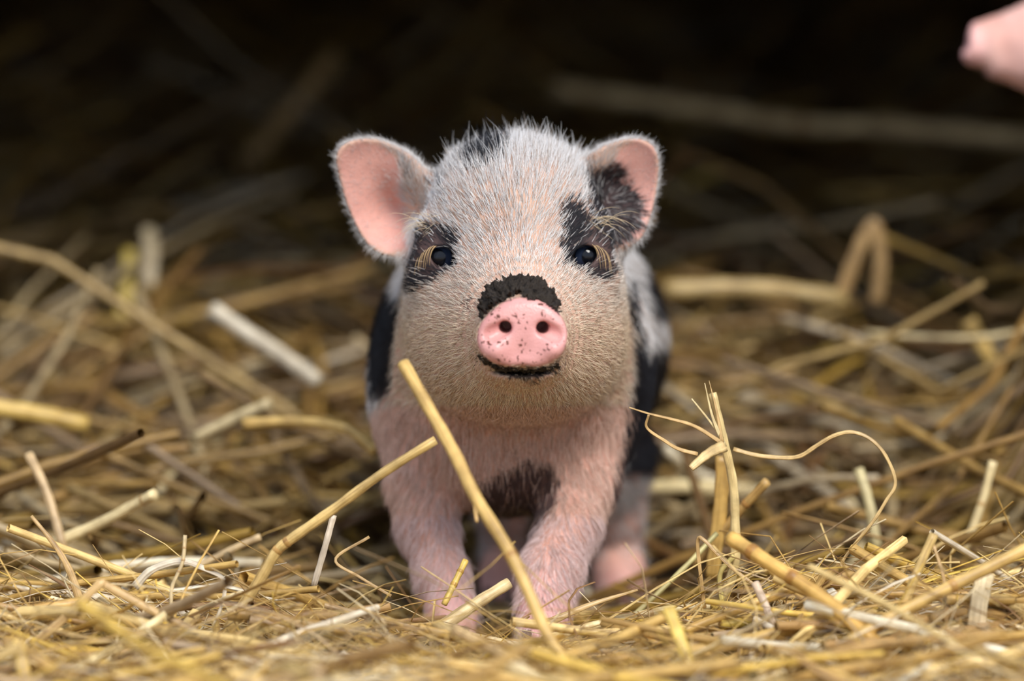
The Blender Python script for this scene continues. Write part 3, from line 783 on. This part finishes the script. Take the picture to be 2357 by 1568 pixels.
def stalk(label, pts, wpx, colr, nodes=(), flat=1.0, leaves=(), cat='straw stalk', name='straw_stalk', taper=(1, 1)):
    o, C, w, org = strand(name, pts, wpx, colr, flat=flat, taper=taper)
    tag(o, label, cat)
    for u in nodes: node_ring(o, C, w, org, u, np.array(colr)*np.array([.72, .60, .50]))
    for (lp, lw, lc, tp) in leaves:
        strand('leaf', lp, lw, lc, o, flat=.16, K=6, taper=tp, org=org)
    return o
def yy(pts, y0, y1):
    n = len(pts); return [(p[0], p[1], y0+(y1-y0)*i/(n-1)) for i, p in enumerate(pts)]

stalk('long golden stalk leaning across the chest of the spotted piglet', yy([(928, 836), (990, 945), (1048, 1048), (1098, 1150), (1180, 1285), (1265, 1470), (1345, 1590)], -.108, -.195), 30, GOLD, (.66,), leaves=[(yy([(1092, 1140), (1094, 1175), (1098, 1203)], -.118, -.118), 12, TAN, (1, .7))])
stalk('bent golden stalk with yellow kink beside the front leg of the piglet', yy([(1003, 1013), (880, 1090), (760, 1178), (672, 1240), (636, 1270), (598, 1335), (540, 1425), (510, 1480)], -.075, -.06), 25, (.70, .50, .19), (.46, .56), taper=(.85, 1.15))
stalk('thick orange-gold stalk sloping down right of the shredded stalk', yy([(1680, 1238), (1760, 1290), (1880, 1368), (1960, 1432), (2060, 1520)], -.10, -.15), 36, (.68, .42, .11), (.17, .38))
stalk('long golden stalk rising to the right picture edge', yy([(2400, 1245), (2250, 1320), (2110, 1390), (1990, 1455), (1900, 1520)], -.12, -.15), 30, GOLD, (.35,))
stalk('upright golden stalk with a hanging leaf near the right edge', yy([(2150, 1230), (2110, 1320), (2062, 1450), (2040, 1540)], -.09, -.10), 21, (.72, .52, .20), leaves=[(yy([(2148, 1252), (2172, 1330), (2184, 1420), (2188, 1490)], -.09, -.10), 14, TAN, (.5, 1))])
sh = stalk('shredded upright stalk with a long curling leaf right of the piglet', yy([(1640, 905), (1658, 980), (1672, 1040), (1688, 1120), (1692, 1215), (1690, 1300), (1664, 1385)], -.01, .0), 25, (.76, .60, .28), (.70,), taper=(.75, 1), leaves=[
    (yy([(1668, 1030), (1640, 960), (1622, 882)], -.012, -.02), 12, PALE, (1, .15)),
    (yy([(1662, 1020), (1650, 950), (1632, 876)], -.014, -.012), 10, TAN, (1, .1)),
    (yy([(1664, 1010), (1630, 965), (1592, 918)], -.012, -.02), 7, PALE, (1, .5)),
    (yy([(1668, 1026), (1630, 1045), (1590, 1078)], -.016, -.03), 30, (.70, .52, .24), (1, .6)),
    (yy([(1665, 1022), (1600, 982), (1545, 965), (1492, 952), (1448, 938)], -.014, -.03), 11, TAN, (1, .3)),
    (yy([(1493, 955), (1489, 985), (1530, 1015), (1562, 1034), (1606, 1046)], -.03, -.02), 9, TAN, (.6, 1.2)),
    (yy([(1688, 1034), (1740, 1048), (1800, 1054), (1842, 1050), (1880, 1026), (1920, 1003), (1962, 995), (2005, 1012), (2040, 1052), (2061, 1112), (2040, 1152), (2010, 1200), (1962, 1260), (1937, 1298), (1950, 1306), (1982, 1320)], -.008, -.02), 10, (.66, .47, .2), (1.1, .7)),
    (yy([(1690, 1280), (1658, 1322), (1662, 1390)], -.006, -.006), 12, (.70, .58, .2), (1, 1)),
])
stalk('broad brown sheath standing close behind the shredded stalk', yy([(1664, 1050), (1660, 1150), (1648, 1250), (1640, 1330)], .05, .05), 34, (.52, .33, .09), flat=.25)
stalk('short brown stalk with a dark node behind the shredded stalk', yy([(1766, 1108), (1712, 1166), (1650, 1240), (1600, 1300)], .04, .06), 21, (.56, .36, .12), (.3,))
stalk('thin greenish stalk slanting down towards the hind leg of the piglet', yy([(1650, 1228), (1590, 1292), (1510, 1370), (1425, 1448)], .02, .0), 12, (.56, .50, .22))
stalk('thin straw blade folded into a sharp hairpin left of the thick orange stalk', yy([(1622, 1400), (1612, 1320), (1606, 1248), (1620, 1243), (1676, 1300), (1740, 1350)], -.03, -.04), 9, TAN, flat=.3)
stalk('short pale stalk end poking up below the thick orange stalk', yy([(1738, 1342), (1762, 1395), (1798, 1480)], -.08, -.09), 20, (.76, .60, .44))
stalk('stubby yellow stalk blurred at the bottom edge right of the piglet', yy([(1538, 1398), (1568, 1480), (1608, 1590)], -.17, -.19), 31, YEL, flat=.4)
stalk('white split straw end leaning against the thick orange stalk', yy([(1910, 1358), (1950, 1400), (1992, 1450)], -.06, -.09), 20, WHT, flat=.35)
stalk('wide pale vertical blade at the lower right corner', yy([(2268, 1318), (2252, 1400), (2240, 1520)], -.10, -.11), 44, (.80, .66, .40), flat=.2)
stalk('slim upright stalk blurred far right behind the bedding ridge', yy([(2286, 1062), (2256, 1170), (2216, 1270)], .12, .12), 20, PALE, (.45,))
stalk('curved brown straw blade standing up near the left edge', yy([(72, 1188), (128, 1258), (162, 1318), (186, 1390)], -.05, -.055), 16, TAN, flat=.5, taper=(.5, 1.4))
stalk('pale straight stalk with a dark node rising from the left bedding', yy([(356, 1138), (310, 1162), (230, 1205), (90, 1265)], .07, .10), 26, PALE, (.2,))
stalk('bare seed spike standing in front of the arched pale blade', yy([(426, 1232), (420, 1295), (396, 1352), (394, 1400)], -.066, -.07), 9, (.74, .60, .34), (.15, .3, .45))
stalk('pale arched straw blade bending over left of the bent stalk', yy([(310, 1352), (350, 1312), (415, 1292), (468, 1308), (514, 1334), (513, 1385), (490, 1440)], -.06, -.065), 15, (.82, .74, .58), flat=.2, taper=(1.4, .35))
stalk('straight pale stalk lying at lower left pointing up to the arched blade', yy([(412, 1394), (290, 1478), (150, 1552)], -.11, -.17), 23, PALE)
stalk('golden folded blade forming a peak near the lower left corner', yy([(10, 1535), (130, 1440), (226, 1348), (240, 1346), (340, 1400), (460, 1460)], -.12, -.11), 20, TAN, flat=.4)
stalk('thick yellow stalk end blurred in the lower left corner', yy([(42, 1475), (50, 1525), (62, 1590)], -.19, -.20), 34, (.74, .52, .16))
stalk('grey-white split stalk standing below the bent golden stalk', yy([(768, 1186), (748, 1260), (722, 1350)], -.03, -.03), 15, (.70, .60, .46), flat=.4)
stalk('hair-thin straw blade folded sideways left of the front leg', yy([(850, 1236), (772, 1288), (830, 1330), (900, 1372)], -.04, -.05), 7, TAN, flat=.4)
stalk('pale ribbed stalk lying between the front feet of the piglet', yy([(1172, 1342), (1080, 1400), (985, 1465)], -.035, -.05), 27, (.74, .58, .30), taper=(1, 1.2))
stalk('small yellow jagged stalk upright against the front leg', yy([(1072, 1290), (1050, 1335), (1022, 1392)], -.02, -.03), 15, YEL, (.3, .6))
stalk('pale orange stalk blurred at the bottom edge below the piglet', yy([(1046, 1448), (1170, 1515), (1300, 1585)], -.15, -.20), 26, (.78, .56, .28))
stalk('brown pointed straw blade beside the raised hoof side of the piglet', yy([(1468, 1358), (1360, 1392), (1256, 1436)], -.03, -.04), 16, (.58, .40, .18), flat=.4, taper=(.3, 1.2))
stalk('long pale stalk lying flat right of the front hoof', yy([(1262, 1470), (1400, 1432), (1560, 1402), (1800, 1388)], -.04, .0), 20, PALE, (.55,))
stalk('lower golden stalk lying flat parallel to the long pale one', yy([(1300, 1492), (1450, 1458), (1650, 1425), (1900, 1405)], -.06, -.02), 15, GOLD)
stalk('pale stalk end pointing up left of the piglet in the mid bedding', yy([(622, 930), (545, 963), (450, 1010)], .22, .24), 30, (.64, .52, .29))
stalk('whitish blurred stalk sloping down left behind the piglet', yy([(488, 712), (570, 768), (650, 820), (735, 880)], .38, .36), 40, (.58, .52, .40))
stalk('thick golden blurred stalk at the left edge', yy([(-30, 935), (90, 955), (200, 978)], .26, .27), 42, (.66, .46, .13))
stalk('arched golden blurred stalk drooping towards the shoulder of the piglet', yy([(560, 975), (700, 972), (800, 990), (868, 1040)], .18, .16), 28, GOLD)
stalk('long dim stalk lying on the straw slope at the left edge', yy([(-40, 580), (180, 525), (395, 488)], .72, .78), 50, TAN)
stalk('dim slanting stalk in the dark behind the ear of the piglet', yy([(580, 365), (680, 240), (770, 130)], 1.0, 1.05), 46, TAN)
stalk('very long dim stalk across the dark slope right of the ears', yy([(1280, 205), (1450, 225), (1650, 255), (1850, 285), (2050, 292), (2400, 322)], .92, .80), 46, (.66, .52, .28), (.6,))
stalk('folded brown blade standing on the slope right of the piglet', yy([(1935, 690), (1968, 595), (2012, 515), (2028, 600), (2018, 700)], .46, .46), 34, (.42, .27, .11), flat=.35)
stalk('broad golden stalk lying at flank height right of the piglet', yy([(1530, 668), (1740, 664), (1945, 690)], .44, .46), 46, (.44, .32, .13))
stalk('slanting golden blurred stalk near the right edge', yy([(2228, 738), (2280, 828), (2336, 925)], .40, .40), 38, (.62, .43, .14))
stalk('pale blurred stalk lying low behind the hind leg', yy([(1455, 1122), (1600, 1122), (1760, 1135)], .31, .30), 34, (.74, .62, .34))
stalk('yellow blurred blade upright on the left slope', yy([(300, 575), (292, 660), (280, 740)], .58, .56), 30, (.66, .50, .09), flat=.3)
stalk('greyish blurred blade beside the yellow one on the left slope', yy([(342, 525), (348, 580), (340, 660)], .58, .56), 34, (.58, .48, .30), flat=.3)
stalk('tan slanting stalk over the pale straight stalk at the left', yy([(66, 1046), (108, 1135), (146, 1262)], .10, .08), 22, (.62, .45, .24))
stalk('thin tan stalk rising right of the arched pale blade', yy([(600, 1236), (540, 1262), (440, 1312)], .05, .05), 17, (.62, .47, .26))
stalk('pair-leaning pale stalk blurred behind the curling leaf', yy([(1976, 1080), (2000, 1160), (2018, 1260)], .15, .14), 24, (.68, .60, .32))

# ---- ordinary stalks on top of the bed, each its own object
r = np.random.default_rng(55)
variants = []
for k in range(14):
    n = 9; L_ = r.uniform(.07, .24); t = np.linspace(-.5, .5, n)
    C = np.stack([t*L_, .25*L_*r.normal(0, .25)*(t**2)*4+np.maximum(t-.1, 0)*r.normal(0, .12)*L_, L_*r.normal(0, .05)*(.25-t**2)*2], -1)
    w = r.uniform(.0012, .0027)*(1+.04*r.normal(size=n)); w[3] *= 1.18 if k % 2 else 1
    v, f = tubes(C[None], w[None], (w*(1 if k % 3 else .3))[None], 8, np.array([[.0, .2, 1.]]))
    K = 8
    o = mesh_np('straw_stalk', v, [f, np.arange(K)[::-1][None], (np.arange(K)+(n-1)*K)[None]], M_STRAW_RND, fib=tubes.fib)
    variants.append((o, C))
cnt, tries, used, singles = 0, 0, set(), []
HUES = [('golden', (.64, .43, .13)), ('pale', (.78, .64, .36)), ('brown', (.42, .26, .09)), ('yellow', (.70, .50, .10)), ('whitish', (.82, .75, .56)), ('greyish', (.50, .40, .25))]
HP = [.3, .22, .18, .1, .08, .12]
from mathutils import Matrix, Euler
while cnt < 235 and tries < 3000:
    tries += 1
    y = r.uniform(-.17, .12) if r.uniform() < .5 else r.uniform(.12, 1.15)
    x = r.uniform(-1, 1)*.09*(DIST+y)*.98
    k = r.integers(len(variants)); o, C = variants[k]
    e = Euler((r.uniform(0, 6.28) if k % 3 else 0, r.normal(0, .14 if y < .12 else .2), r.normal(0, .6) if r.uniform() < .5 else r.uniform(0, 6.28)))
    R = np.array(e.to_matrix()); D = C @ R.T
    P = D+np.array([x, y, 0]); z = bed_height(P[:, 0], P[:, 1])
    zo = np.max(z-D[:, 2]*.75)+.006
    P[:, 2] += zo
    if y < .06 and np.abs(P[:, 0]).min() < .075 and (P[:, 2].max() > .008): continue
    if not clear_of_pig(P[None])[0]: continue
    if k in used: c = o.copy(); col.objects.link(c)
    else: c = o; used.add(k)
    c.location = (x, y, zo); c.rotation_euler = e
    hue, rgb = HUES[r.choice(len(HUES), p=HP)]
    c.color = (*(np.array(rgb)*r.uniform(.9, 1.1)), 1)
    Lw = np.linalg.norm(P[-1]-P[0]); size = 'short' if Lw < .11 else ('long' if Lw > .18 else 'middling')
    kindw = 'round straw stalk' if k % 3 else 'flat straw blade'
    v = P[-1]-P[0]
    if abs(v[1]) > 1.6*abs(v[0]): way = 'pointing forward'
    else:
        sl = v[2]/v[0] - (.0 if y < .15 else 0)
        way = 'lying level' if abs(sl) < .12 else ('rising rightwards' if sl > 0 else 'rising leftwards')
    xs = x/(.09*(DIST+y))
    side = 'far left' if xs < -.62 else 'left' if xs < -.22 else 'middle' if xs < .25 else 'right' if xs < .62 else 'far right'
    if y < -.07: place = {'middle': 'at the bottom edge below the piglet'}.get(side, 'at the bottom edge '+side)
    elif y < .12: place = {'middle': 'around the feet of the piglet'}.get(side, side+' of the piglet in front')
    elif y < .5: place = {'middle': 'just behind the piglet'}.get(side, 'behind '+side+' of the piglet')
    else: place = {'middle': 'on the dark slope behind the piglet'}.get(side, 'on the dark slope '+side)
    singles.append((f'{size} {hue} {kindw} {way} {place}', c, y))
    cnt += 1
by = {}
for lab, c, y in singles: by.setdefault(lab, []).append((y, c))
for lab, m in by.items():
    m.sort(key=lambda q: q[0])
    for i, (y, c) in enumerate(m):
        l = lab if len(m) == 1 else (('nearer ' if i == 0 else 'farther ')+lab if len(m) == 2 else ('nearest ', 'middle ', 'farthest ')[i]+lab if len(m) == 3 else lab)
        tag(c, l, 'straw stalk', 'loose straw stalks on the bedding')
